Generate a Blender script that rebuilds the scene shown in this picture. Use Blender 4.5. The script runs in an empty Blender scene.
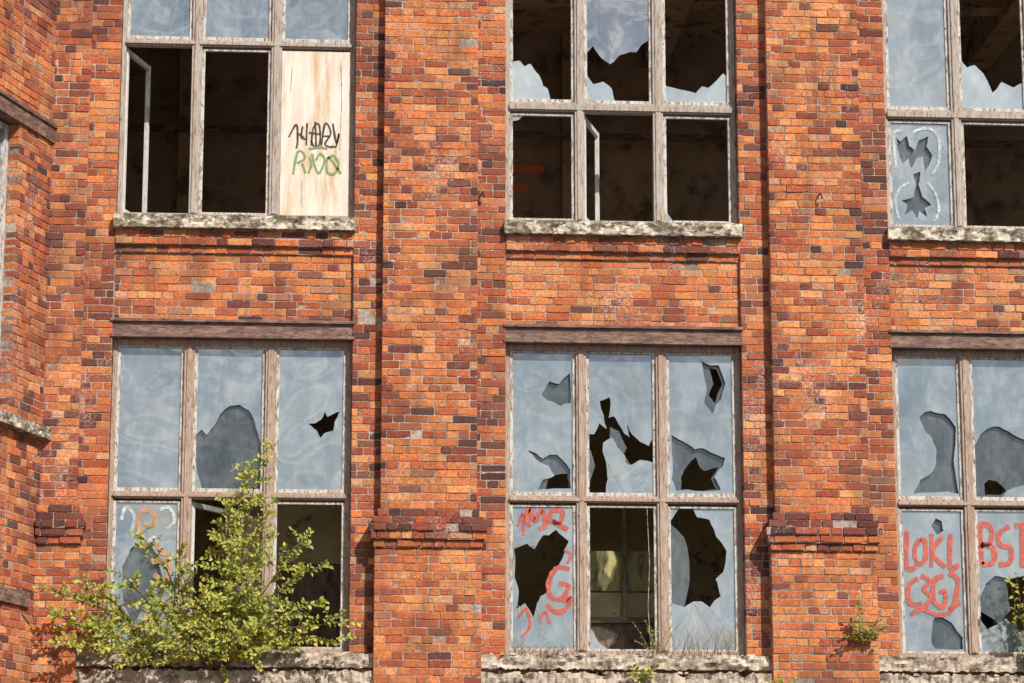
import bpy, math, random
from mathutils import Vector, noise, geometry
random.seed(11)
R=random.random
def U(a,b): return a+(b-a)*R()
ZC=7.6            # height of the facade datum above the ground
sc=bpy.context.scene
# ---------------------------------------------------------------- materials
def newmat(name):
    m=bpy.data.materials.new(name); m.use_nodes=True
    nt=m.node_tree; nt.nodes.clear()
    out=nt.nodes.new('ShaderNodeOutputMaterial'); b=nt.nodes.new('ShaderNodeBsdfPrincipled')
    nt.links.new(b.outputs[0],out.inputs[0]); return m,nt,b,out
def tc(nt,scale=(1,1,1),loc=(0,0,0)):
    t=nt.nodes.new('ShaderNodeTexCoord'); mp=nt.nodes.new('ShaderNodeMapping'); mp.inputs['Scale'].default_value=scale; mp.inputs['Location'].default_value=loc
    nt.links.new(t.outputs['Object'],mp.inputs[0]); return mp.outputs[0]
def nz(nt,vec,scale,detail=4,rough=.6):
    n=nt.nodes.new('ShaderNodeTexNoise'); n.inputs['Scale'].default_value=scale
    n.inputs['Detail'].default_value=detail; n.inputs['Roughness'].default_value=rough
    nt.links.new(vec,n.inputs['Vector']); return n.outputs['Fac']
def ramp(nt,fac,a,b,ca=(0,0,0,1),cb=(1,1,1,1)):
    r=nt.nodes.new('ShaderNodeValToRGB'); e=r.color_ramp.elements
    e[0].position=a; e[1].position=b; e[0].color=ca; e[1].color=cb
    nt.links.new(fac,r.inputs[0]); return r.outputs[0]
def mix(nt,fac,a,b,mode='MIX'):
    m=nt.nodes.new('ShaderNodeMix'); m.data_type='RGBA'; m.blend_type=mode
    def s(sock,v):
        if isinstance(v,(int,float)): sock.default_value=v
        elif isinstance(v,tuple): sock.default_value=v if len(v)==4 else v+(1,)
        else: nt.links.new(v,sock)
    s(m.inputs[0],fac); s(m.inputs[6],a); s(m.inputs[7],b); return m.outputs[2]
def bump(nt,b,h,strength=.5,dist=.01):
    n=nt.nodes.new('ShaderNodeBump'); n.inputs['Strength'].default_value=strength; n.inputs['Distance'].default_value=dist
    nt.links.new(h,n.inputs['Height']); nt.links.new(n.outputs[0],b.inputs['Normal']); return n
def L(nt,a,b): nt.links.new(a,b)
def mul(nt,c,k): return mix(nt,1.0,c,(k,k,k),'MULTIPLY')

# bricks
M_brick,nt,b,_=newmat('old_brick')
at=nt.nodes.new('ShaderNodeAttribute'); at.attribute_name='bcol'
v=tc(nt)
fine=nz(nt,v,40,4,.78); big=nz(nt,tc(nt,(1,1,.6)),1.5,4,.7); run=nz(nt,tc(nt,(3.2,3.2,.35)),1.7,3,.65)
c=mix(nt,1.0,at.outputs['Color'],ramp(nt,fine,.30,.68,(.54,.45,.43,1),(1.38,1.36,1.34,1)),'MULTIPLY')
soot=mix(nt,1.0,ramp(nt,big,.52,.66),ramp(nt,fine,.40,.56),'MULTIPLY')
c=mix(nt,mul(nt,soot,.80),c,(.095,.050,.042))
c=mix(nt,mul(nt,ramp(nt,run,.56,.70),.45),c,(.13,.06,.045))
eff=mix(nt,1.0,ramp(nt,big,.35,.44,(1,1,1,1),(0,0,0,1)),ramp(nt,fine,.48,.60),'MULTIPLY')
c=mix(nt,mul(nt,eff,.50),c,(.66,.56,.50))
L(nt,c,b.inputs['Base Color']); b.inputs['Roughness'].default_value=.9; b.inputs['Specular IOR Level'].default_value=.2
bump(nt,b,nz(nt,v,65,3,.75),.8,.010)
# mortar
M_mortar,nt,b,_=newmat('lime_mortar'); v=tc(nt)
c=mix(nt,ramp(nt,nz(nt,v,1.9,5,.75),.42,.64),(.48,.39,.33),(.17,.11,.09))
c=mix(nt,1.0,c,ramp(nt,nz(nt,v,38,3,.7),.3,.7,(.5,.47,.45,1),(1.25,1.25,1.25,1)),'MULTIPLY')
L(nt,c,b.inputs['Base Color']); b.inputs['Roughness'].default_value=.95
# generic noisy material
def noisy(name,ca,cb,sc1=8,lo=.4,hi=.6,stretch=(1,1,1),cc=None,sc2=30,rough=.85,bs=.4,bd=.004,metal=0,lo2=.5,hi2=.62,nobump=False,cd=None):
    m,nt,b,_=newmat(name); v=tc(nt,stretch)
    c=mix(nt,ramp(nt,nz(nt,v,sc1,4,.7),lo,hi),ca,cb)
    if cc: c=mix(nt,ramp(nt,nz(nt,v,sc2,4,.7),lo2,hi2),c,cc)
    if cd: c=mix(nt,ramp(nt,nz(nt,tc(nt,stretch,(7,3,1)),sc2*.6,4,.7),.56,.64),c,cd)
    L(nt,c,b.inputs['Base Color']); b.inputs['Roughness'].default_value=rough; b.inputs['Metallic'].default_value=metal
    if not nobump: bump(nt,b,nz(nt,v,sc1*5,3,.7),bs,bd)
    return m
M_wood=noisy('weathered_wood',(.34,.215,.15),(.46,.37,.31),5,.38,.62,(8,8,1),(.11,.065,.045),9,lo2=.56,hi2=.65)
M_wood2=noisy('grey_weathered_wood',(.45,.39,.34),(.28,.20,.15),5,.46,.66,(8,8,1),(.10,.065,.05),9,lo2=.57,hi2=.66)
M_sash=noisy('peeling_white_paint',(.60,.57,.53),(.30,.23,.18),6,.46,.60,(5,5,1.5),(.12,.075,.055),14,lo2=.57,hi2=.62)
M_white=noisy('white_painted_sash',(.72,.70,.66),(.52,.48,.44),6,.42,.7,(5,5,1.5),(.2,.15,.11),18,lo2=.60,hi2=.66)
M_rust=noisy('rusty_steel',(.13,.068,.05),(.30,.18,.135),4,.4,.62,(1,1,4),(.07,.042,.036),12,rough=.75)
M_sill=noisy('flaking_concrete',(.38,.31,.23),(.11,.08,.055),11,.45,.55,(1,1,1.6),(.70,.62,.50),7,lo2=.51,hi2=.58,bs=.8,bd=.01,cd=(.15,.12,.07))
M_ledge=noisy('crumbling_ledge',(.50,.41,.32),(.17,.12,.085),6,.45,.62,(1,1,1.6),(.62,.54,.44),9,lo2=.52,hi2=.60,bs=.9,bd=.015)
M_conc=noisy('ground_asphalt',(.055,.055,.055),(.075,.07,.065),2,.4,.6,cc=(.04,.04,.04),nobump=True)
M_floor=noisy('dusty_floor',(.55,.47,.37),(.42,.35,.27),2,nobump=True)
M_int=noisy('interior_plaster',(.42,.29,.20),(.32,.22,.14),1.6,.40,.62,cc=(.16,.105,.07),sc2=2.2,lo2=.52,hi2=.64,nobump=True)
M_int2=noisy('interior_plaster_yellow',(.70,.58,.30),(.52,.39,.21),1.5,.4,.6,cc=(.22,.14,.09),sc2=4,lo2=.58,hi2=.66,nobump=True)
M_ceil=noisy('sooty_ceiling',(.34,.22,.15),(.46,.33,.22),1.5,.4,.6,cc=(.12,.075,.05),sc2=3,nobump=True)
M_olive=noisy('olive_painted_panel',(.55,.50,.20),(.40,.34,.16),2.5,.4,.6,(3,3,1),(.25,.18,.1),6,nobump=True)
M_brown=noisy('brown_wainscot',(.34,.24,.16),(.22,.15,.11),2.5,.4,.6,(3,3,1),(.10,.07,.05),6,nobump=True)
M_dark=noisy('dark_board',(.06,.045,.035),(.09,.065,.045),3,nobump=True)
M_ply=noisy('plywood',(.68,.58,.47),(.78,.71,.63),3,.4,.6,(4,4,.6),(.58,.38,.22),1.3,lo2=.52,hi2=.68,bs=.15)
M_iron=noisy('black_iron',(.03,.025,.022),(.07,.04,.03),20)
def flat(name,col,rough=.6,cover=1.0):
    m,nt,b,out=newmat(name); v=tc(nt)
    f=nz(nt,v,25,4,.6)
    c=mix(nt,ramp(nt,f,.35,.7),col,tuple(x*.72 for x in col)); L(nt,c,b.inputs['Base Color']); b.inputs['Roughness'].default_value=rough
    if cover<1:      # sprayed paint does not cover fully
        t=nt.nodes.new('ShaderNodeBsdfTransparent'); ms=nt.nodes.new('ShaderNodeMixShader')
        L(nt,ramp(nt,f,.35,.68,(0,0,0,1),((1-cover)*2,)*3+(1,)),ms.inputs[0]); L(nt,b.outputs[0],ms.inputs[1]); L(nt,t.outputs[0],ms.inputs[2]); L(nt,ms.outputs[0],out.inputs[0])
    return m
M_pred=flat('red_spray_paint',(.60,.12,.085),cover=.82); M_ppink=flat('orange_spray_paint',(.64,.32,.18),cover=.8); M_pblk=flat('black_spray_paint',(.05,.03,.025),cover=.85)
M_pgrn=flat('green_spray_paint',(.22,.36,.12),cover=.78); M_pwht=flat('white_spray_paint',(.62,.66,.68),cover=.7); M_por=flat('orange_ceiling_paint',(.9,.17,.05))
# glass : dusty pane = dust film + sharp reflection + some see-through
def glass(name,ca,cb,transp,gl,dust=(.60,.64,.66)):
    m,nt,b,out=newmat(name)
    f=ramp(nt,nz(nt,tc(nt,(1,1,.7)),1.1,4,.6),.36,.66)
    c=mix(nt,f,ca,cb)
    n2=nz(nt,tc(nt,(2.6,1,1.3)),2.5,5,.75)
    c=mix(nt,mul(nt,ramp(nt,n2,.48,.72),.35),c,dust)
    n3=nz(nt,tc(nt,(1,1,1)),26,3,.7)
    c=mix(nt,mul(nt,ramp(nt,n3,.58,.70),.25),c,(.12,.13,.13))
    L(nt,c,b.inputs['Base Color']); b.inputs['Roughness'].default_value=.3
    bn=bump(nt,b,nz(nt,tc(nt),1.5,1,.5),.6,.08)
    g=nt.nodes.new('ShaderNodeBsdfGlossy'); g.inputs['Roughness'].default_value=.03; L(nt,bn.outputs[0],g.inputs['Normal'])
    mg=nt.nodes.new('ShaderNodeMixShader'); mg.inputs[0].default_value=gl; L(nt,b.outputs[0],mg.inputs[1]); L(nt,g.outputs[0],mg.inputs[2])
    t=nt.nodes.new('ShaderNodeBsdfTransparent'); t.inputs[0].default_value=(.85,.93,.95,1)
    ms=nt.nodes.new('ShaderNodeMixShader')
    fr=ramp(nt,n2,.3,.7,(transp*1.5,)*3+(1,),(transp*.5,)*3+(1,))
    L(nt,fr,ms.inputs[0]); L(nt,mg.outputs[0],ms.inputs[1]); L(nt,t.outputs[0],ms.inputs[2]); L(nt,ms.outputs[0],out.inputs[0])
    return m
G_milk=glass('dusty_window_glass',(.35,.41,.44),(.15,.21,.26),.16,.38)
G_grey=glass('grimy_inner_glass',(.12,.15,.17),(.06,.08,.09),.32,.16,(.26,.29,.31))
G_clear=glass('reflecting_glass',(.22,.23,.24),(.10,.10,.11),.20,.65)
G_bright=glass('frosty_glass_shard',(.50,.56,.58),(.32,.40,.45),.12,.25)
# ---------------------------------------------------------------- object helpers
def empty(name,parent=None):
    o=bpy.data.objects.new(name,None); sc.collection.objects.link(o)
    if parent: o.parent=parent
    return o
def mesh(name,V,F,mats,parent=None,mi=None,smooth=False):
    me=bpy.data.meshes.new(name); me.from_pydata(V,[],F)
    if not isinstance(mats,(list,tuple)): mats=[mats]
    for m in mats: me.materials.append(m)
    if mi: me.polygons.foreach_set('material_index',mi)
    if smooth: me.polygons.foreach_set('use_smooth',[True]*len(F))
    me.update(); o=bpy.data.objects.new(name,me); sc.collection.objects.link(o)
    if parent: o.parent=parent
    return o
class Wall:
    """local wall frame: u along wall, y depth inwards, v height"""
    def __init__(s,O,U_): s.O=Vector(O); s.U=Vector(U_).normalized(); s.n=Vector((s.U.y,-s.U.x,0))
    def p(s,u,y,v): return tuple(s.O+s.U*u-s.n*y+Vector((0,0,v+ZC)))
MAIN=Wall((0,0,0),(1,0,0))
A=math.radians(20)
WING=Wall((-4.57,0,0),(math.sin(A),math.cos(A),0))
def boxes(name,lst,mat,parent,wall=MAIN,bev=0,jit=0):
    V=[];F=[]
    for (u0,u1,y0,y1,v0,v1) in lst:
        k=len(V)
        for (a,bb,cc) in [(u0,y0,v0),(u1,y0,v0),(u1,y1,v0),(u0,y1,v0),(u0,y0,v1),(u1,y0,v1),(u1,y1,v1),(u0,y1,v1)]:
            V.append(wall.p(a+U(-jit,jit),bb+U(-jit,jit),cc+U(-jit,jit)))
        for f in [(0,1,5,4),(1,2,6,5),(2,3,7,6),(3,0,4,7),(4,5,6,7),(3,2,1,0)]: F.append(tuple(k+i for i in f))
    o=mesh(name,V,F,mat,parent)
    if bev:
        m=o.modifiers.new('bevel','BEVEL'); m.width=bev; m.segments=2; m.limit_method='ANGLE'
    return o
def rough_bar(name,u0,u1,y0,y1,v0,v1,mat,parent,wall=MAIN,amp=.012,step=.025):
    n=max(4,int((u1-u0)/step)); V=[];F=[]
    prof=[(0,0),(0,.25),(0,.5),(0,.75),(0,1),(.5,1),(1,1),(1,0),(.5,0)]
    s=U(0,100)
    for i in range(n+1):
        u=u0+(u1-u0)*i/n
        ch=max(0,noise.noise(Vector((u*5+s,3,3)))-.18)*amp*5
        for j,(a,c) in enumerate(prof):
            d=noise.noise(Vector((u*9+s,j*1.7,0)))*amp*1.3+noise.noise(Vector((u*31+s,j*2.7,5)))*amp
            y=y0+(y1-y0)*a; vv=v0+(v1-v0)*c
            if a==0: y+=d+ch*c
            if c==1 : vv+=noise.noise(Vector((u*12+s,9,0)))*amp*.8-ch*.5
            if c==0 : vv+=noise.noise(Vector((u*14+s,19,0)))*amp*.8+noise.noise(Vector((u*40+s,19,0)))*amp*.6
            V.append(wall.p(u,y,vv))
    P=len(prof)
    for i in range(n):
        for j in range(P):
            a=i*P+j; b_=i*P+(j+1)%P; F.append((a,b_,b_+P,a+P))
    F.append(tuple(range(P))[::-1]); F.append(tuple(n*P+j for j in range(P)))
    return mesh(name,V,F,mat,parent)
# ---------------------------------------------------------------- bricks
CO=.078; ST=.235; HD=ST/2
PAL=[(.62,.205,.072),(.70,.29,.115),(.48,.135,.06),(.34,.09,.05),(.19,.066,.052),(.09,.045,.042),(.56,.29,.165)]
def colour(w,x,z):
    n=noise.noise(Vector((x*.9,z*.7,3.1)))
    ww=list(w)
    ww[0]*=1+max(0,n)*2; ww[1]*=1+max(0,n)*3; ww[4]*=1+max(0,-n)*5; ww[3]*=1+max(0,-n)*3; ww[5]*=1+max(0,-n)*5
    c=random.choices(PAL,ww)[0]; d=random.choices(PAL,ww)[0]; t=U(0,.35); k=U(.80,1.15); g=U(.9,1.14)
    c=[c[i]*(1-t)+d[i]*t for i in range(3)]
    return (c[0]*k,c[1]*k*g,c[2]*k*g,1)
W_OR=(6,4.2,3.6,1.6,.9,.35,1.0); W_RED=(3.2,1.5,4.4,3.2,1.9,.9,.7); W_DK=(.5,.15,1.6,2.8,4.5,3.4,.2); W_NEW=(6.5,3.6,5.2,1.4,.3,.08,.6); W_WING=(4,1.9,4.8,2.8,1.2,.5,.6)
class Bricks:
    def __init__(s): s.V=[];s.F=[];s.C=[]
    def brick(s,wall,u0,u1,y,v0,v1,col,depth=.11,rug=0):
        g=.0046
        a0,a1,b0,b1=u0+g,u1-g,v0+g,v1-g
        w=a1-a0;h=b1-b0
        if w<.015 or h<.012: return
        r=min(.006,h*.2)
        pts=[(a0+r,b0),(a0+w*.35,b0),(a0+w*.68,b0),(a1-r,b0),(a1,b0+r),(a1,b1-r),(a1-r,b1),(a0+w*.66,b1),(a0+w*.33,b1),(a0+r,b1),(a0,b1-r),(a0,b0+r)]
        j=.0024+rug*.15
        pts=[(x+U(-j,j),z+U(-j,j)) for x,z in pts]
        y+=random.gauss(0,.0018+rug)
        tx=random.gauss(0,.009); tz=random.gauss(0,.022)
        mx=(a0+a1)/2; mz=(b0+b1)/2
        chip=random.choice([0,3,6,9]) if R()<(.6 if rug else .2) else -1
        k=len(s.V)
        def push(x,z,yy): s.V.append(wall.p(x,yy,z)); s.C.append(col)
        ins=U(.002,.006)
        for x,z in pts: push(x,z,y+depth)
        for i,(x,z) in enumerate(pts): push(x,z,y+.004+(x-mx)*tx+(z-mz)*tz+(.014 if i==chip else 0))
        for i,(x,z) in enumerate(pts):
            q=ins*(2.8 if abs(i-chip)<2 and chip>=0 else 1)
            px=x+(q if x<mx-.3*w else -q if x>mx+.3*w else 0); pz=z+(q if z<mz else -q)
            push(px,pz,y+(x-mx)*tx+(z-mz)*tz+U(0,.001)+(.006 if i==chip else 0))
        n=12
        for i in range(n):
            i2=(i+1)%n
            s.F.append((k+i,k+i2,k+n+i2,k+n+i)); s.F.append((k+n+i,k+n+i2,k+2*n+i2,k+2*n+i))
        s.F.append(tuple(k+2*n+i for i in range(n)))
    def region(s,wall,u0,u1,v0,v1,y,w,edge=None,depth=.11,miss=.0025,rug=0):
        k0=math.floor(v0/CO+1e-6); k1=math.ceil(v1/CO-1e-6)
        for k in range(k0,k1):
            a=max(v0,k*CO); bb=min(v1,(k+1)*CO)
            if bb-a<.018: continue
            if k%2: st=HD; cur=u0+(0 if k%4==1 else -HD*.5)
            else: st=ST; cur=u0-(.25*ST if k%4==0 else .75*ST)
            joints=[u0]
            cur+=st
            while cur<u1-.045:
                if cur>u0+.045: joints.append(cur+U(-.005,.005))
                if st==ST and R()<.12: 
                    joints.append(cur+HD) if cur+HD<u1-.045 else None
                if st==HD and R()<.30: cur+=HD
                cur+=st
            joints.append(u1)
            for i in range(len(joints)-1):
                if R()<miss: continue
                c0,c1=joints[i],joints[i+1]; ww=w
                mu=(c0+c1)/2
                if edge and (mu-u0<.12 or u1-mu<.12) : ww=edge
                pt=wall.p(mu,0,a)
                s.brick(wall,c0,c1,y,a,bb,colour(ww,pt[0]+pt[1],a),depth,rug)
    def make(s,name,parent):
        o=mesh(name,s.V,s.F,M_brick,parent)
        ca=o.data.color_attributes.new('bcol','FLOAT_COLOR','POINT')
        ca.data.foreach_set('color',[x for c in s.C for x in c]); return o
# ---------------------------------------------------------------- building
BLD=empty('brick_factory_building')
NB=4; PITCH=3.905; WW=2.37
X0=[-3.965+PITCH*i for i in range(NB)]
VT=4.95; VB=-3.62; MR=.0065
LW=(-3.126,-.005)       # lower window opening
UW=(1.238,4.12)         # upper window opening
walls=Bricks(); pil=Bricks(); wing=Bricks()
mort=[]
def pier(xa,xb,first=False):      # pier between two windows; pilaster in the middle
    pl=xb-1.245; pr=xb-.29
    if first: xa=-4.64; pl=-4.64
    else:
        walls.region(MAIN,xa,pl+.02,VB,VT,0,W_RED)
        mort.append((xa+.005,pl+.3,MR,.44,VB-.01,VT+.01))
    walls.region(MAIN,pr-.02,xb,VB,VT,0,W_RED)
    mort.append((pl+.3 if not first else xa,xb-.005,MR,.44,VB-.01,VT+.01))
    pil.region(MAIN,pl,pr,-22*CO,VT,-.115,W_OR,edge=(3.5,2,4.5,2.6,1.5,.7,.8),depth=.13)
    mort.append((pl+.005,pr-.005,-.115+MR,.03,-22*CO,VT+.012))
    for k,e,y in [(-23,.03,-.150),(-24,.075,-.195),(-25,.115,-.245),(-26,.095,-.225),(-27,.065,-.190)]:
        l=pl-e if not first else pl
        pil.region(MAIN,l,pr+e*.85,k*CO,(k+1)*CO,y,W_DK if k>-26 else W_RED,depth=.17,rug=.006 if k>-26 else .003,miss=.05 if k==-23 else .01)
        mort.append((l+.014,pr+e*.85-.014,y+.016,.035,k*CO-.002,(k+1)*CO-.005))
    l=pl-.055 if not first else pl
    pil.region(MAIN,l,pr+.045,VB,-27*CO,-.160,W_NEW,depth=.17)
    mort.append((l+.005,pr+.040,-.160+MR,.032,VB-.008,-27*CO-.006))
for i in range(NB+1):
    if i==0: pier(None,X0[0],True)
    else: pier(X0[i-1]+WW,X0[i-1]+PITCH)
for x in X0:
    a,bb=x,x+WW
    walls.region(MAIN,a,bb,.174,.86,.05,W_OR)
    walls.region(MAIN,a,bb,.86,.935,.025,W_RED)
    walls.region(MAIN,a,bb,.936,1.09,-.018,W_RED,rug=.002)
    mort.append((a-.03,bb+.03,.05+MR,.40,.10,1.15)); mort.append((a-.03,bb+.03,.027+MR,.405,.862,1.14)); mort.append((a-.001,bb+.001,-.014+MR,.41,.94,1.13))
    walls.region(MAIN,a,bb,4.29,VT,.05,W_OR); mort.append((a-.03,bb+.03,.05+MR,.40,4.25,VT+.008))
    walls.region(MAIN,a,bb,VB,-3.25,.04,W_RED); mort.append((a-.03,bb+.03,.04+MR,.40,VB-.004,-3.2))
boxes('mortar_core',mort,M_mortar,BLD)
walls.make('facade_brickwork',BLD); pil.make('pilaster_brickwork',BLD)
# wing (projecting side wing, turned toward the yard)
WL=-4.2
wins=[(-2.55,-.85,-.95,1.92),(-2.55,-.85,-5.6,-2.78)]
wing.region(WING,-.85,.06,VB,VT,0,W_WING); wing.region(WING,WL,-2.55,VB,VT,0,W_WING)
wing.region(WING,-2.55,-.85,2.12,VT,0,W_WING); wing.region(WING,-2.55,-.85,-2.58,-1.07,0,W_WING)
boxes('wing_mortar_core',[(-.844,.3,MR,.42,VB-.02,VT),(WL,-2.556,MR,.42,VB-.02,VT),(-2.6,-.8,MR+.0003,.41,2.0,VT-.003),(-2.6,-.8,MR+.0003,.41,-2.6,-1.0)],M_mortar,BLD,WING)
wing.make('wing_brickwork',BLD)
rough_bar('wing_lintel',-2.75,-.10,-.03,.16,1.93,2.08,M_rust,BLD,WING,.003)
boxes('wing_lintel_flange',[(-2.77,-.07,-.05,.15,2.08,2.115)],M_rust,BLD,WING,.004)
rough_bar('wing_lower_lintel',-2.75,-.32,-.03,.16,-2.74,-2.6,M_rust,BLD,WING,.003)
rough_bar('wing_sill',-2.75,-.06,-.09,.2,-1.08,-.96,M_sill,BLD,WING,.010)
for (a,bb,c,d) in wins:
    boxes('wing_window_frame',[(a,bb,.12,.2,c,c+.07),(a,bb,.121,.199,d-.07,d),(a,a+.07,.118,.202,c,d),(bb-.08,bb,.118,.202,c,d),((a+bb)/2-.05,(a+bb)/2+.05,.11,.19,c,d),(a,bb,.125,.195,(c+d)/2,(c+d)/2+.08)],M_sash,BLD,WING,.004)
    boxes('wing_window_glass',[(a+.02,bb-.02,.155,.159,c+.02,d-.02)],G_milk,BLD,WING)
# rest of the building that the camera cannot see (plain brick texture)
M_bt,nt,b,_=newmat('plain_brick_wall')
t=nt.nodes.new('ShaderNodeTexBrick'); t.inputs['Scale'].default_value=1; t.inputs['Brick Width'].default_value=.235; t.inputs['Row Height'].default_value=.078; t.inputs['Mortar Size'].default_value=.006
t.inputs['Color1'].default_value=(.50,.17,.08,1); t.inputs['Color2'].default_value=(.33,.10,.06,1); t.inputs['Mortar'].default_value=(.32,.26,.22,1)
tcn=nt.nodes.new('ShaderNodeTexCoord'); sx=nt.nodes.new('ShaderNodeSeparateXYZ'); cx=nt.nodes.new('ShaderNodeCombineXYZ'); L(nt,tcn.outputs['Object'],sx.inputs[0])
ad=nt.nodes.new('ShaderNodeMath'); L(nt,sx.outputs[0],ad.inputs[0]); L(nt,sx.outputs[1],ad.inputs[1]); L(nt,ad.outputs[0],cx.inputs[0]); L(nt,sx.outputs[2],cx.inputs[1]); L(nt,cx.outputs[0],t.inputs['Vector']); L(nt,t.outputs[0],b.inputs['Base Color'])
XR=X0[-1]+WW+.33+.94
boxes('ground_storey_wall',[(-4.6,XR,.02,.44,-ZC,VB-.012)],M_bt,BLD)
boxes('parapet_wall',[(-4.6,XR,-.02,.44,VT+.015,6.2)],M_bt,BLD)
boxes('parapet_coping',[(-4.65,XR+.05,-.12,.5,6.2,6.32)],M_ledge,BLD)
boxes('wing_ground_storey_wall',[(WL,.25,.02,.43,-ZC,VB-.022)],M_bt,BLD,WING)
boxes('wing_parapet_wall',[(WL,.25,-.02,.43,VT+.002,6.19)],M_bt,BLD,WING)
boxes('wing_front_wall',[(WL-.02,WL+.4,.43,6,-ZC,6.2)],M_bt,BLD,WING)
# interior
YB=4.6
boxes('floor_slab',[(-4.5,XR-.4,.46,YB+.3,.42,.9)],M_floor,BLD)
boxes('lower_ceiling',[(-4.5,XR-.4,.47,YB+.29,.34,.416)],M_ceil,BLD)
boxes('lower_floor_slab',[(-4.5,XR-.4,.46,YB+.3,-4.2,-3.9)],M_floor,BLD)
boxes('roof_slab',[(-4.5,XR-.4,.46,YB+.3,4.75,5.0)],M_ceil,BLD)
boxes('ceiling_beams',[(x,x+.3,.5,YB-.01,z-.4,z+.02) for x in (-2.0,1.87,5.74) for z in (.33,4.75)]+[(-4.4,XR-.5,2.4,2.7,z-.3,z+.01) for z in (.33,4.75)],M_ceil,BLD)
boxes('upper_back_wall',[(-4.6,XR-.3,YB,YB+.25,.85,4.8)],M_int,BLD)
boxes('back_wall_piers',[(x,x+.28,YB-.25,YB-.001,.9,4.74) for x in (-3.6,-1.3,.9,3.2,5.5)],M_int,BLD)
boxes('heating_pipe',[(-4.4,XR-.5,YB-.4,YB-.33,3.35,3.42)],M_rust,BLD)
boxes('lower_back_wall',[(-4.6,XR-.3,YB+.003,YB+.25,-4.1,.4)],M_int2,BLD)
boxes('interior_side_wall',[(-4.7,-4.45,.45,YB,-4.2,5),(XR-.4,XR-.1,.02,YB+.2,-ZC,6.2)],M_int,BLD)
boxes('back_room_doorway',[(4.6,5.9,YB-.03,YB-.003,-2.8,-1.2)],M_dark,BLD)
boxes('interior_partition',[(.75,1.95,1.75,1.80,-3.9,-2.30),(-2.75,-1.45,1.55,1.60,-2.05,-1.25)],M_int2,BLD)
boxes('partition_wainscot',[(-2.75,-1.45,1.54,1.60,-3.9,-2.06),(.75,1.95,1.74,1.748,-3.9,-2.62)],M_brown,BLD)
boxes('olive_partition_panel',[(.78,1.28,1.76,1.79,-2.28,-1.86),(1.33,1.92,1.76,1.79,-2.28,-1.86)],M_olive,BLD)
boxes('partition_battens',[(.74,.77,1.70,1.735,-3.9,-1.2),(1.28,1.32,1.70,1.735,-2.60,-1.4),(1.80,1.84,1.70,1.735,-3.9,-1.2),(.78,1.80,1.702,1.732,-2.62,-2.56)],M_int,BLD)
boxes('interior_columns',[(x,x+.35,2.4,2.75,-3.9,.34) for x in (-1.2,2.75,6.6)],M_int,BLD)
boxes('painted_wall_stripe',[(.15,.70,YB-.02,YB-.004,3.02,3.12),(.05,.5,YB-.021,YB-.0042,2.80,2.89),(.0,.3,YB-.022,YB-.0044,2.52,2.60)],M_por,BLD)
boxes('roof',[(-4.6,XR,.2,YB+.4,5.9,6.0)],M_dark,BLD)
# ---------------------------------------------------------------- shapes in the window plane
def jag(lp,w,h):
    out=[]
    n=len(lp)
    for i in range(n):
        a=Vector(lp[i]); b_=Vector(lp[(i+1)%n]); out.append((a.x,a.y))
        onb=lambda q: q.x<-.015 or q.x>1.015 or q.y<-.005 or q.y>1.005
        if onb(a) and onb(b_): continue
        d=Vector(((b_.x-a.x)*w,(b_.y-a.y)*h)); ln=d.length
        if ln<.05: continue
        m=2 if ln<.12 else 3
        bow=U(-.05,.05)*ln
        nn=Vector((-d.y,d.x))/ln
        for k in range(1,m+1):
            t=k/(m+1); off=bow*4*t*(1-t)+U(-.022,.022)*ln
            out.append((a.x+(b_.x-a.x)*t+nn.x*off/w,a.y+(b_.y-a.y)*t+nn.y*off/h))
    return out
def poly_obj(name,mat,parent,x0,z0,w,h,y,outline,holes=(),tilt=0):
    lps=[jag(lp,w,h) for lp in [outline]+list(holes)]
    loops=[[Vector((x0+p[0]*w,z0+p[1]*h,0)) for p in lp] for lp in lps]
    tr=geometry.tessellate_polygon(loops)
    V=[];
    for lp in loops:
        for p in lp: V.append(MAIN.p(p.x,y+(p.x-x0)*tilt,p.y))
    return mesh(name,V,[tuple(t) for t in tr],mat,parent)
def smooth_pts(pts,n=6):
    P=[Vector((a,b_)) for a,b_ in pts]; out=[]
    for i in range(len(P)-1):
        p0=P[max(0,i-1)];p1=P[i];p2=P[i+1];p3=P[min(len(P)-1,i+2)]
        for k in range(n):
            t=k/n; out.append(.5*((2*p1)+(-p0+p2)*t+(2*p0-5*p1+4*p2-p3)*t*t+(-p0+3*p1-3*p2+p3)*t**3))
    out.append(P[-1]); return out
def strokes(name,mat,parent,x0,z0,w,h,y,lst,width=.02,soft=True):
    V=[];F=[]
    for st in lst:
        P=smooth_pts([(x0+a*w,z0+b_*h) for a,b_ in st]) if soft else [Vector((x0+a*w,z0+b_*h)) for a,b_ in st]
        k=len(V); y-=.0003
        for i,p in enumerate(P):
            d=(P[min(i+1,len(P)-1)]-P[max(i-1,0)]); d=d.normalized() if d.length>1e-6 else Vector((1,0)); nn=Vector((-d.y,d.x))*width*.5*U(.75,1.2)
            V.append(MAIN.p(p.x+nn.x,y,p.y+nn.y)); V.append(MAIN.p(p.x-nn.x,y,p.y-nn.y))
        for i in range(len(P)-1): F.append((k+2*i,k+2*i+1,k+2*i+3,k+2*i+2))
    return mesh(name,V,F,mat,parent)
FULL=[(-.02,-.01),(1.02,-.01),(1.02,1.01),(-.02,1.01)]
COL=[(.045,.68),(.84,1.485),(1.65,2.32)]
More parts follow.
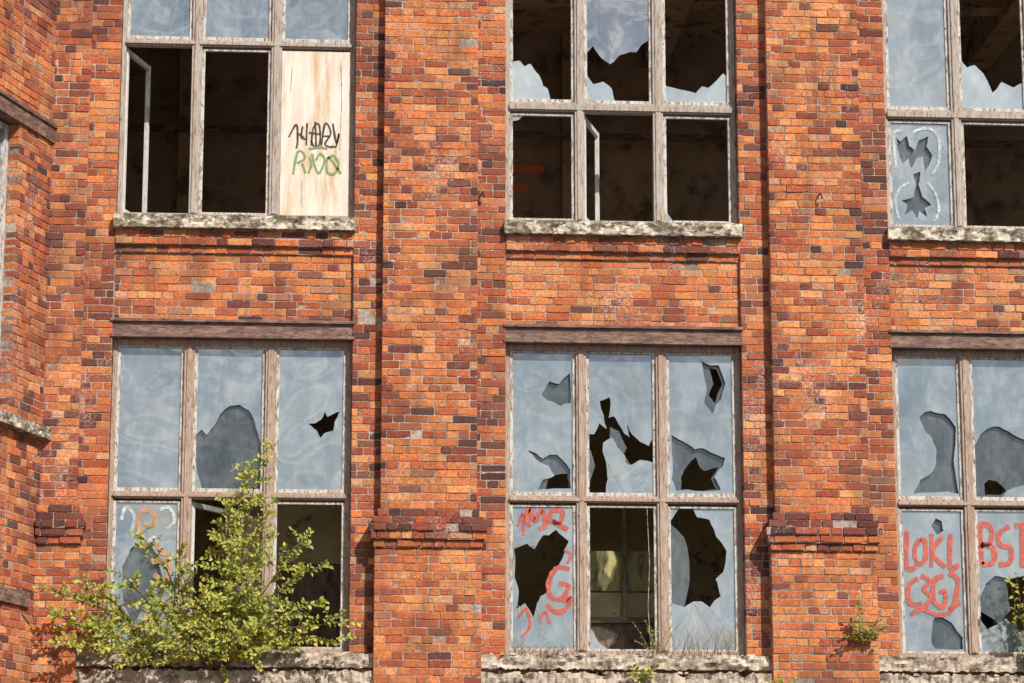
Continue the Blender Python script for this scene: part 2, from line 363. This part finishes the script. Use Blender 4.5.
def casement(par,xh,z0,z1,w,ang,glassy=False):
    ca,sa=math.cos(ang),math.sin(ang)
    Wc=Wall((xh,.16,0),(ca,sa,0))
    boxes('open_casement',[(0,.045,0,.04,z0,z1),(w-.045,w,0,.04,z0,z1),(.045,w-.045,.001,.039,z0,z0+.06),(.045,w-.045,.001,.039,z1-.05,z1)],M_white,par,Wc,.003)
def window(x,vb,vt,tb,tt,panes,name,MW):
    par=empty(name,BLD)
    W=[];S=[]
    # outer frame, posts, transom
    W+= [(x,x+.045,.11,.20,vb,vt),(x+WW-.05,x+WW,.11,.20,vb,vt),(x+.045,x+WW-.05,.112,.198,vb,vb+.055),(x+.045,x+WW-.05,.112,.198,vt-.06,vt)]
    for (a,bb) in ((.68,.84),(1.485,1.65)):
        W.append((x+a+.03,x+bb-.03,.098,.2,vb+.05,vt-.05))
        W.append((x+a+.055,x+bb-.055,.086,.1,vb+.06,vt-.06))
    W.append((x+.05,x+WW-.05,.104,.195,tb+.02,tt-.02))
    W.append((x+.04,x+WW-.04,.082,.11,tb+.035,tt-.045))
    boxes('window_frame',W,MW,par,bev=.003,jit=.002)
    rows=[(tt,vt-.06),(vb+.055,tb)]
    for ri,(z0,z1) in enumerate(rows):
        for ci,(a,bb) in enumerate(COL):
            spec=panes[ri*3+ci]
            a_,b_=x+a,x+bb
            if ci>0: a_-=.03
            if ci<2: b_+=.03
            s=.033
            if not spec.get('nosash'):
                S+= [(a_,a_+s,.125,.165,z0-.02,z1+.0),(b_-s,b_,.125,.165,z0-.02,z1),(a_+s,b_-s,.126,.164,z0-.02,z0+.018),(a_+s,b_-s,.126,.164,z1-.022,z1)]
            gx0,gx1,gz0,gz1=a_+s,b_-s,z0+.018,z1-.022
            gw,gh=gx1-gx0,gz1-gz0
            for (mat,yy,outline,holes) in spec.get('g',[]):
                poly_obj('glass_pane',mat,par,gx0,gz0,gw,gh,yy,outline,holes,U(-.006,.006))
            for (mat,wd,lst) in spec.get('s',[]):
                strokes('graffiti',mat,par,gx0,gz0,gw,gh,.1385,lst,wd)
            for cr in spec.get('c',[]):
                strokes('glass_crack',M_sash,par,gx0,gz0,gw,gh,.1395,[cr],.004,False)
            if 'open' in spec: casement(par,gx0-.02,z0,z1,gw+.04,spec['open'])
            if 'ply' in spec:
                boxes('plywood_board',[(gx0-.03,gx1+.035,.112,.124,z0+.0,z1-.01)],M_ply,par,bev=.002)
                strokes('board_graffiti',M_pblk,par,gx0,gz0,gw,gh,.1115,[
                    [(.08,.47),(.2,.55),(.22,.44),(.2,.40)],[(.2,.5),(.32,.47)],[(.3,.54),(.28,.47),(.38,.46)],[(.37,.56),(.36,.42)],
                    [(.44,.42),(.47,.53),(.56,.55),(.58,.44),(.5,.41),(.44,.45)],[(.6,.42),(.66,.56),(.75,.5),(.66,.43),(.78,.41)],[(.62,.48),(.72,.48)],[(.78,.56),(.84,.44),(.88,.50),(.84,.42),(.76,.42)],[(.5,.57),(.52,.40)],[(.4,.5),(.6,.49)]],.020)
                strokes('board_graffiti',M_pgrn,par,gx0,gz0,gw,gh,.1080,[
                    [(.16,.24),(.19,.32),(.23,.38),(.3,.38),(.34,.34),(.22,.31)],[(.42,.35),(.45,.30),(.40,.25)],[(.46,.37),(.5,.30),(.56,.25),(.62,.28),(.66,.34),(.58,.37),(.52,.33)],[(.7,.34),(.80,.36),(.88,.31),(.82,.25),(.70,.26),(.72,.35),(.92,.25)],[(.3,.31),(.36,.25)],[(.4,.4),(.6,.41),(.7,.4)]],.024)
                strokes('board_scratches',M_sash,par,gx0,gz0,gw,gh,.1058,[[(.9,.95),(.92,.7),(.9,.4)],[(.3,.2),(.32,.04)],[(.12,.9),(.1,.75)]],.006)
    boxes('sashes',S,M_sash,par,bev=.003,jit=.0015)
    return par
YO,YI=.145,.185
mk=lambda o=FULL,h=():(G_milk,YO,o,list(h))
gy=lambda o=FULL,h=():(G_grey,YI,o,list(h))
br=lambda o=FULL,h=():(G_bright,YO,o,list(h))
TL=(-1.626,-1.516); TU=(2.414,2.552)
# lower windows -------------------------------------------------
w0l=[{'g':[mk()]},
 {'g':[mk([(-.02,1.01),(-.02,.36),(.08,.42),(.16,.38),(.26,.44),(.36,.53),(.5,.59),(.66,.60),(.8,.56),(.9,.47),(.97,.36),(1.02,.30),(1.02,1.01)]),mk([(-.02,-.01),(.12,-.01),(.05,.08),(-.02,.22)]),gy()]},
 {'g':[mk(FULL,[[(.46,.47),(.58,.475),(.66,.50),(.72,.56),(.76,.52),(.95,.56),(.87,.48),(.85,.42),(.74,.41),(.66,.37),(.60,.42)]])],'c':[[(.66,.37),(.5,.2)],[(.46,.47),(.2,.52)]]},
 {'g':[mk(FULL,[[(.12,.55),(.25,.68),(.48,.74),(.7,.62),(.82,.4),(.7,.18),(.45,.24),(.3,.15),(.16,.3)]]),gy()],
  's':[(M_ppink,.045,[[(.40,.78),(.36,.88),(.46,.95),(.62,.92),(.60,.84),(.46,.86)],[(.66,.74),(.74,.66),(.88,.64)],[(.6,.58),(.8,.60),(.9,.52),(.78,.46),(.64,.50)],[(.1,.2),(.3,.12),(.5,.16)]]),(M_pwht,.036,[[(.08,.88),(.16,.97),(.3,.90),(.26,.8)],[(.7,.95),(.86,.97),(.95,.88),(.84,.82)],[(.5,.70),(.62,.76),(.7,.72)]])]},
 {'open':math.radians(58),'nosash':1},{}]
w1l=[{'g':[mk(FULL,[[(.48,.70),(.56,.76),(.62,.80),(.70,.785),(.78,.78),(.88,.83),(.96,.86),(.97,.64),(.88,.64),(.80,.62),(.68,.65),(.58,.66)],[(.24,.30),(.38,.28),(.50,.24),(.62,.27),(.74,.27),(.86,.22),(.96,.16),(.97,.03),(.42,.02),(.50,.09),(.70,.12),(.60,.19),(.4,.23)]]),(G_grey,YI,FULL,[[(.55,.02),(.6,.12),(.92,.14),(.95,.02)]])]},
 {'g':[mk([(-.02,1.01),(-.02,.42),(.08,.42),(.16,.50),(.28,.46),(.17,.66),(.33,.69),(.31,.54),(.40,.55),(.46,.50),(.55,.43),(.64,.40),(.60,.50),(.68,.42),(.80,.37),(.94,.34),(1.0,.39),(1.02,1.01)]),
       mk([(.26,-.01),(.29,.10),(.27,.20),(.22,.28),(.22,.36),(.36,.40),(.44,.33),(.56,.27),(.58,.22),(.64,.20),(.80,.24),(1.02,.22),(1.02,-.01)]),gy([(-.02,-.01),(.1,.2),(.04,.3),(-.02,.33)]),gy([(.3,.3),(.34,.48),(.48,.45),(.6,.33),(.5,.25)])],'c':[[(.5,.3),(.9,.02)],[(.3,.2),(.55,-.0)]]},
 {'g':[mk(FULL,[[(.52,.96),(.66,.93),(.80,.93),(.86,.86),(.90,.80),(.86,.74),(.82,.68),(.74,.64),(.68,.58),(.56,.66),(.60,.78)],[(.03,.42),(.20,.38),(.40,.32),(.52,.33),(.65,.30),(.88,.26),(.84,.20),(.70,.12),(.80,.03),(.60,.02),(.3,.03),(.1,.02),(.03,.1)]]),
       (G_grey,YI,FULL,[[(.66,.92),(.78,.90),(.86,.8),(.74,.66),(.64,.72),(.72,.8)],[(.18,.02),(.18,.12),(.24,.18),(.34,.24),(.42,.27),(.48,.2),(.56,.17),(.78,.2),(.70,.14),(.66,.12),(.74,.04)]])]},
 {'g':[mk(FULL,[[(.02,.70),(.24,.74),(.36,.70),(.50,.80),(.60,.80),(.72,.84),(.93,.76),(.86,.68),(.80,.62),(.70,.54),(.58,.40),(.46,.37),(.40,.32),(.34,.22),(.2,.32),(.06,.28),(.10,.4),(.03,.5)]])],
  's':[(M_pred,.05,[[(.28,.86),(.22,.93),(.28,.99),(.36,.9),(.48,.98),(.54,.88),(.44,.84)],[(.6,.88),(.64,.97),(.82,.97),(.78,.89),(.66,.90),(.92,.84)],
       [(.94,.56),(.74,.57),(.60,.48),(.62,.37),(.80,.35),(.92,.44),(.76,.46)],[(.56,.31),(.70,.26),(.88,.28),(.94,.36),(.82,.33)]]),(M_pred,.03,[[(.08,.86),(.16,.95),(.18,.8)],[(.1,.22),(.22,.28),(.28,.16),(.14,.08)],[(.85,.7),(.96,.66),(.9,.6)],[(.44,.2),(.54,.26),(.6,.18)]])],
  'c':[[(.4,.3),(.55,-.0)],[(.6,.4),(.98,.1)],[(.1,.3),(.2,-.0)]]},
 {'g':[mk([(-.02,-.01),(.3,-.01),(.14,.04),(.05,.12),(-.02,.15)])],'c':[[(.9,1),(.93,.6),(.9,.3),(.94,0)]]},
 {'g':[mk([(.35,1.01),(.42,.94),(.62,.92),(.68,.86),(.72,.80),(.88,.70),(.86,.62),(.82,.55),(.70,.50),(.74,.44),(.78,.38),(.68,.35),(.60,.30),(.48,.34),(.34,.34),(.2,.30),(-.02,.33),(-.02,-.01),(1.02,-.01),(1.02,1.01)]),mk([(-.02,1.01),(-.02,.9),(.1,.98),(.16,1.01)]),
       gy([(-.02,.33),(.2,.3),(.3,.5),(.22,.8),(-.02,.9)])],'c':[[(.34,.34),(.2,.02)],[(.34,.34),(.6,.15),(.55,.0)],[(.6,.3),(.95,.1)]]}]
w2l=[{'g':[mk(FULL,[[(.35,.57),(.45,.61),(.55,.62),(.78,.60),(.88,.56),(.97,.50),(.98,.02),(.22,.02),(.34,.12),(.50,.16),(.60,.22),(.62,.35),(.56,.42),(.45,.47)]]),gy()]},
 {'g':[mk([(-.02,1.01),(-.02,.36),(.1,.45),(.2,.49),(.3,.51),(.42,.51),(.55,.48),(.8,.42),(1.02,.36),(1.02,1.01)]),mk([(.4,-.01),(.5,.05),(.9,.1),(1.02,-.01)]),(G_grey,YI,FULL,[[(.16,.02),(.15,.10),(.22,.13),(.35,.12),(.5,.05),(.4,.02)]])]},
 {'g':[mk()]},
 {'g':[(G_milk,YO,FULL,[[(.50,.90),(.58,.95),(.68,.93),(.70,.86),(.60,.83)],[(.44,.06),(.5,.24),(.65,.24),(.8,.20),(.97,.1),(.97,.02),(.5,.02)]]),gy()],
  's':[(M_pred,.048,[[(.08,.86),(.06,.62),(.10,.58),(.22,.60)],[(.3,.8),(.2,.72),(.25,.62),(.38,.66),(.38,.78),(.3,.8)],[(.5,.84),(.48,.60)],[(.68,.82),(.5,.70),(.72,.6)],[(.82,.84),(.8,.6),(.95,.62)],
       [(.25,.52),(.08,.46),(.1,.34),(.3,.34)],[(.3,.54),(.44,.5),(.34,.44),(.46,.38),(.3,.3)],[(.68,.54),(.52,.50),(.5,.36),(.66,.32),(.7,.42),(.6,.42)],[(.1,.26),(.3,.3),(.55,.26),(.8,.3),(.92,.5),(.78,.56)],[(.75,.3),(.95,.35)]])]},
 {'g':[mk([(-.02,1.01),(-.02,.36),(.1,.48),(.25,.54),(.5,.52),(.8,.56),(1.02,.5),(1.02,1.01)]),mk([(-.02,-.01),(1.02,-.01),(1.02,.2),(.6,.14),(.4,.24),(.1,.16),(-.02,.24)]),gy([(-.02,.3),(.3,.2),(.5,.3),(.45,.6),(-.02,.6)])],
  's':[(M_pred,.055,[[(.05,.62),(.05,.90),(.22,.88),(.2,.78),(.06,.76),(.24,.74),(.24,.64),(.05,.62)],[(.52,.90),(.34,.84),(.36,.76),(.52,.74),(.5,.64),(.32,.62)],[(.60,.90),(.85,.92)],[(.72,.91),(.7,.60)],[(.9,.66),(.95,.92)]])]},
 {'g':[mk()]}]
# upper windows -------------------------------------------------
w0u=[{'g':[mk()]},{'g':[mk()]},{'g':[mk()]},{'open':math.radians(72),'nosash':1},{},{'ply':1}]
w1u=[{'g':[br([(-.02,-.01),(.66,-.01),(.62,.05),(.60,.08),(.52,.10),(.45,.18),(.30,.26),(.20,.24),(.12,.28),(-.02,.27)])]},
 {'g':[(G_clear,YO,[(-.02,1.01),(-.02,.34),(.1,.40),(.24,.31),(.38,.27),(.46,.30),(.55,.34),(.68,.36),(.8,.36),(.9,.42),(1.02,.46),(1.02,1.01)],[]),br([(-.02,-.01),(.46,-.01),(.40,.09),(.26,.14),(.1,.12),(-.02,.20)])]},
 {'g':[br([(-.02,-.01),(1.02,-.01),(1.02,.18),(.95,.22),(.85,.17),(.70,.11),(.6,.12),(.5,.07),(.3,.09),(-.02,.12)])]},
 {'g':[mk([(-.02,1.01),(.2,1.01),(.1,.96),(-.02,.94)])]},
 {'open':math.radians(72),'nosash':1},
 {'g':[mk([(-.02,-.01),(.1,-.01),(.05,.04),(-.02,.1)])]}]
ARR=[[(.12,.74),(.10,.86),(.18,.82),(.28,.88),(.32,.78),(.42,.74),(.50,.84),(.66,.88),(.62,.78),(.72,.70),(.66,.60),(.58,.54),(.56,.68),(.44,.66),(.34,.56),(.30,.66),(.20,.60)],
     [(.38,.50),(.50,.53),(.46,.40),(.52,.28),(.68,.20),(.56,.17),(.60,.08),(.46,.14),(.42,.07),(.34,.15),(.20,.10),(.26,.20),(.16,.24),(.38,.28),(.42,.40)]]
w2u=[{'g':[mk()]},
 {'g':[br([(-.02,-.01),(1.02,-.01),(1.02,.20),(.85,.16),(.66,.20),(.58,.15),(.5,.12),(.43,.2),(.36,.26),(.22,.32),(.1,.3),(-.02,.36)])]},
 {'g':[mk()]},
 {'g':[(G_milk,YO,FULL,ARR),gy()],'c':[[(.7,.7),(.98,.8)],[(.66,.2),(.95,.05)],[(.12,.8),(-.01,.9)],[(.2,.12),(.05,.0)],[(.4,.54),(.4,.58)]],
  's':[(M_pwht,.03,[[(.08,.56),(.06,.74),(.06,.90),(.2,.93)],[(.36,.86),(.44,.93),(.7,.95),(.84,.84),(.82,.62),(.70,.50)],[(.62,.42),(.76,.30),(.80,.14),(.70,.04)],[(.1,.06),(.05,.24),(.14,.36),(.30,.42)]])]},
 {},{}]
LOW=[w0l,w1l,w2l,w0l]; UPP=[w0u,w1u,w2u,w1u]
for i,x in enumerate(X0):
    window(x,LW[0],LW[1],TL[0],TL[1],LOW[i],'lower_window',M_wood)
    tu=(3.03,3.14) if i==0 else TU
    window(x,UW[0],UW[1],tu[0],tu[1],UPP[i],'upper_window',M_wood2)
    for vb in (0,4.12):
        boxes('steel_lintel',[(x-.02,x+WW+.02,.012,.14,vb+.01,vb+.16),(x-.025,x+WW+.025,-.020,.135,vb+.150,vb+.180),(x-.022,x+WW+.022,-.012,.137,vb-.006,vb+.024)],M_rust,BLD,bev=.003)
    rough_bar('window_sill',x-.02,x+WW+.02,-.085,.14,1.10,1.235,M_sill,BLD,amp=.014)
    rough_bar('lower_window_sill',x-.26,x+WW+.26,-.07,.14,-3.27,-3.13,M_ledge,BLD,amp=.026)
    rough_bar('string_course',x-.26,x+WW+.26,-.12,.10,-3.52,-3.31,M_ledge,BLD,amp=.032)
# debris on the lower sills
V=[];F=[]
for i,x in enumerate(X0):
    for q in range(110):
        cx_=x+U(-.22,WW+.22); s_=U(.008,.03); y_=U(-.06,.06); k=len(V); zz=-3.128 if R()<.5 else -3.305; y_-= .04 if zz<-3.2 else 0
        for dx,dy,dz in ((-1,-1,-.4),(1,-1,-.4),(1,1,-.4),(-1,1,-.4),(-.7,-.7,.8),(.8,-.6,.5),(.6,.7,.9),(-.8,.8,.6)):
            V.append(MAIN.p(cx_+dx*s_*U(.7,1.3),y_+dy*s_,zz+dz*s_*.8))
        for f in [(0,1,5,4),(1,2,6,5),(2,3,7,6),(3,0,4,7),(4,5,6,7),(3,2,1,0)]: F.append(tuple(k+j for j in f))
mesh('sill_rubble',V,F,M_ledge,BLD)
# iron hooks
for (hx,hv,hy) in ((-.30,1.53,0),(3.12,1.55,-.115)):
    h=empty('iron_hook')
    V=[];F=[];n=10
    path=[(0,hy+.05,0),(0,hy-.05,0),(0,hy-.07,-.01),(.01,hy-.075,-.04),(.012,hy-.06,-.06),(.014,hy-.05,-.05)]
    for i,(a,bb,c) in enumerate(path):
        for j in range(6):
            an=j*math.pi/3; V.append(MAIN.p(hx+a+.009*math.cos(an),bb+.009*math.sin(an)*(.3 if i<2 else 1),hv+c+.009*math.sin(an)))
    for i in range(len(path)-1):
        for j in range(6): F.append((i*6+j,i*6+(j+1)%6,i*6+6+(j+1)%6,i*6+6+j))
    mesh('hook_rod',V,F,M_iron,h)
# ---------------------------------------------------------------- vegetation
def leafmat(name,ca,cb,cc):
    m,nt,b,out=newmat(name)
    at=nt.nodes.new('ShaderNodeAttribute'); at.attribute_name='lrand'
    r=nt.nodes.new('ShaderNodeValToRGB'); e=r.color_ramp.elements; e[0].color=ca+(1,); e[1].color=cc+(1,); m_=e.new(.6); m_.color=cb+(1,)
    L(nt,at.outputs['Fac'],r.inputs[0]); L(nt,r.outputs[0],b.inputs['Base Color']); b.inputs['Roughness'].default_value=.5
    tr=nt.nodes.new('ShaderNodeBsdfTranslucent'); L(nt,r.outputs[0],tr.inputs[0]); ms=nt.nodes.new('ShaderNodeMixShader'); ms.inputs[0].default_value=.3
    L(nt,b.outputs[0],ms.inputs[1]); L(nt,tr.outputs[0],ms.inputs[2]); L(nt,ms.outputs[0],out.inputs[0]); return m
M_leaf=leafmat('bush_leaves',(.15,.21,.035),(.42,.46,.08),(.70,.56,.10))
M_leaf2=leafmat('weed_leaves',(.16,.22,.03),(.38,.36,.06),(.55,.28,.07))
M_twig=noisy('bush_bark',(.22,.15,.10),(.12,.07,.05),20)
M_dry=noisy('dry_grass',(.32,.24,.13),(.22,.15,.08),20)
class Plant:
    def __init__(s): s.V=[];s.F=[];s.mi=[];s.r=[]
    def tube(s,P,r0,r1):
        k=len(s.V);n=len(P)
        for i,p in enumerate(P):
            r=r0+(r1-r0)*i/(n-1); d=(P[min(i+1,n-1)]-P[max(i-1,0)]).normalized(); a=d.cross(Vector((.3,1,.2))).normalized(); b_=d.cross(a)
            for j in range(4):
                an=j*math.pi/2; q=p+a*r*math.cos(an)+b_*r*math.sin(an); s.V.append(tuple(q)); s.r.append(0)
        for i in range(n-1):
            for j in range(4): s.F.append((k+i*4+j,k+i*4+(j+1)%4,k+i*4+4+(j+1)%4,k+i*4+4+j)); s.mi.append(1)
    def leaf(s,p,d,size,rv):
        d=d.normalized(); up=Vector((.35+U(-.6,.6),-.9+U(-.5,.5),.5+U(-.7,.7))).normalized(); side=d.cross(up).normalized(); nn=side.cross(d)
        w=size*.31; k=len(s.V)
        for q in (p,p+d*size*.35+side*w+nn*w*.3,p+d*size*.35,p+d*size*.35-side*w+nn*w*.3,p+d*size*.75+side*w*.6,p+d*size*.72,p+d*size*.75-side*w*.6,p+d*size-nn*size*.1):
            s.V.append(tuple(q)); s.r.append(rv)
        for f in ((0,2,1),(0,3,2),(1,2,5,4),(2,3,6,5),(4,5,7),(5,6,7)): s.F.append(tuple(k+i for i in f)); s.mi.append(0)
    def branch(s,a,b_,sag,r0,r1,n=9):
        P=[]
        ph=U(0,9); ln=(b_-a).length
        for i in range(n+1):
            t=i/n; p=a.lerp(b_,t); p.z+=sag*ln*4*t*(1-t)
            p+=Vector((noise.noise(Vector((t*3,ph,0))),noise.noise(Vector((t*3,ph,7))),noise.noise(Vector((t*3,ph,14)))))*.07*ln*math.sin(math.pi*min(1,t*1.0)) if i else Vector((0,0,0))
            P.append(p)
        s.tube(P,r0,r1); return P
    def make(s,name,lm,tm):
        o=mesh(name,s.V,s.F,[lm,tm],None,s.mi)
        a=o.data.attributes.new('lrand','FLOAT','POINT'); a.data.foreach_set('value',s.r); return o
def WP(x,y,v): return Vector((x,y,v+ZC))
B=Plant()
tips=[(-2.46,-.35,-1.18,1),(-2.40,-.45,-1.75,.9),(-2.75,-.5,-1.65,.9),(-2.85,-.3,-1.95,.9),(-2.0,-.5,-2.05,.9),(-1.90,-.4,-2.35,.9),(-1.64,-.5,-2.88,1),(-1.75,-.35,-3.05,1),
 (-3.25,-.5,-2.20,.9),(-3.62,-.45,-2.05,.9),(-3.75,-.5,-2.45,.9),(-4.15,-.55,-2.5,.9),(-4.42,-.5,-2.60,.9),(-4.36,-.5,-2.85,1),(-4.30,-.45,-3.1,1.1),(-3.6,-.6,-2.95,1.1),(-3.0,-.65,-2.65,1.0),(-2.5,-.65,-2.4,1.0),(-2.2,-.6,-2.8,1.1),(-2.7,-.7,-3.0,1.2),(-3.3,-.7,-3.1,1.2),(-2.1,-.6,-3.15,1.2),(-3.9,-.6,-3.2,1.2),
 (-2.6,-.6,-2.1,.9),(-2.35,-.5,-2.95,1.1),(-3.1,-.6,-2.95,1.1),(-4.1,-.5,-2.95,1.1),(-2.62,-.3,-1.45,.9),(-3.4,-.6,-2.7,1),(-1.85,-.5,-2.70,1)]
for (tx,ty,tv,dn) in tips:
    base=WP(-2.85+U(-.15,.15) if tx>-3.7 else -3.3+U(-.3,.2),-.06+U(-.03,.03),-3.30)
    tip=WP(tx,ty,tv); ln=(tip-base).length
    P=B.branch(base,tip,.10 if abs(tx+2.8)>.6 else .03,.011,.003,12)
    yel=U(.02,.42)
    nsub=int(ln*15*dn)
    for q in range(nsub):
        t=.16+.84*(q+R())/nsub; i=int(t*12); p=P[min(i,11)].lerp(P[min(i+1,12)],t*12-i if i<12 else 1)
        sl=U(.16,.42)*(1.15-t*.62)
        d=(P[12]-P[0]).normalized()*.5+Vector((U(-1.2,1.2),U(-.8,.5),U(-.35,.5)))
        d=d.normalized(); e=p+d*sl; e.z-=sl*.10
        Q=B.branch(p,e,.08,.004,.0015,5)
        nl=int(sl/.020)
        for z in range(nl):
            tt=(z+.5)/nl; ii=min(4,int(tt*5)); pp=Q[ii].lerp(Q[ii+1],tt*5-ii)
            sg=1 if z%2 else -1
            pd=Vector((-d.z,0,d.x))*sg
            ld=d*.7+pd*.7+Vector((U(-.5,.5),U(-.8,.4),U(-.7,.3)))
            rv=min(1,max(0,random.gauss(.42+yel*.6,.2)+(.35 if R()<.07 else 0)))
            B.leaf(pp,ld,U(.036,.068),rv)
B.make('bush',M_leaf,M_twig)
def weed(name,cx,cv,y,spread,height,n,lm,leafs=True,down=0,tm=M_dry,ls=.04):
    W_=Plant()
    for i in range(n):
        a=WP(cx+U(-.06,.06)*(1 if leafs else 6),y,cv); b_=a+Vector((U(-1,1)*spread,-U(.02,.22),U(.35,1)*height-down*R()*height))
        P=W_.branch(a,b_,.08,.003,.001,6)
        if leafs:
            for z in range(int((b_-a).length/.03)+3):
                t=U(.1,1); ii=min(5,int(t*6)); W_.leaf(P[ii].lerp(P[ii+1],t*6-ii),Vector((U(-1,1),U(-1,.4),U(-.7,.8))),U(.6,1.2)*ls,min(1,max(0,random.gauss(.45,.25))))
    return W_.make(name,lm,tm)
weed('weed_plant',3.40,-3.0,-.20,.24,.46,20,M_leaf2,down=.7,ls=.045)
weed('weed_plant',1.42,-3.12,-.03,.20,.34,12,M_leaf2,ls=.022)
weed('dry_grass_tuft',1.85,-3.14,-.04,.14,.30,55,M_leaf2,False)
weed('dry_grass_tuft',.35,-3.14,-.04,.12,.12,50,M_leaf2,False)
weed('weed_plant',1.28,-3.42,-.15,.16,.22,9,M_leaf,ls=.05)
weed('weed_plant',5.10,-3.30,-.12,.22,1.1,20,M_leaf,ls=.055)
weed('weed_plant',2.62,-3.5,-.2,.2,.16,8,M_leaf,ls=.04)
# ---------------------------------------------------------------- ground
n=1500
mesh('ground',[(-n,-n,0),(n,-n,0),(n,n,0),(-n,n,0)],[(0,1,2,3)],M_conc)
# ---------------------------------------------------------------- light
AZ=30; EL=41
w=bpy.data.worlds.new('World'); sc.world=w; w.use_nodes=True; nt=w.node_tree; nt.nodes.clear()
out=nt.nodes.new('ShaderNodeOutputWorld'); bg=nt.nodes.new('ShaderNodeBackground'); sky=nt.nodes.new('ShaderNodeTexSky')
sky.sky_type='NISHITA'; sky.sun_disc=False; sky.sun_elevation=math.radians(EL); sky.sun_rotation=math.radians(180-AZ)
t=nt.nodes.new('ShaderNodeTexCoord'); mp=nt.nodes.new('ShaderNodeMapping'); mp.inputs['Scale'].default_value=(1,1,2.0); L(nt,t.outputs['Generated'],mp.inputs[0])
cl=ramp(nt,nz(nt,mp.outputs[0],11,5,.6),.46,.58)
c=mix(nt,cl,sky.outputs[0],(10.5,10.7,11))
L(nt,c,bg.inputs[0]); bg.inputs[1].default_value=.078; L(nt,bg.outputs[0],out.inputs[0])
sd=bpy.data.lights.new('sun','SUN'); sd.energy=5.0; sd.angle=math.radians(.53); sd.color=(1,.95,.86)
so=bpy.data.objects.new('sun',sd); sc.collection.objects.link(so)
a=math.radians(AZ); e=math.radians(EL)
tosun=Vector((math.sin(a)*math.cos(e),-math.cos(a)*math.cos(e),math.sin(e)))
so.rotation_euler=tosun.to_track_quat('Z','Y').to_euler(); so.location=(10,-20,30)
# ---------------------------------------------------------------- camera
cd=bpy.data.cameras.new('camera'); co=bpy.data.objects.new('camera',cd); sc.collection.objects.link(co)
cd.sensor_width=36; cd.lens=2800/1024*36; cd.clip_end=5000
ps=math.radians(4); th=math.radians(12)
f=Vector((math.sin(ps)*math.cos(th),math.cos(ps)*math.cos(th),math.sin(th)))
co.location=Vector((0,0,ZC))-f*28; co.rotation_euler=f.to_track_quat('-Z','Y').to_euler()
sc.camera=co
sc.view_settings.view_transform='Standard'; sc.view_settings.look='None'; sc.view_settings.exposure=0
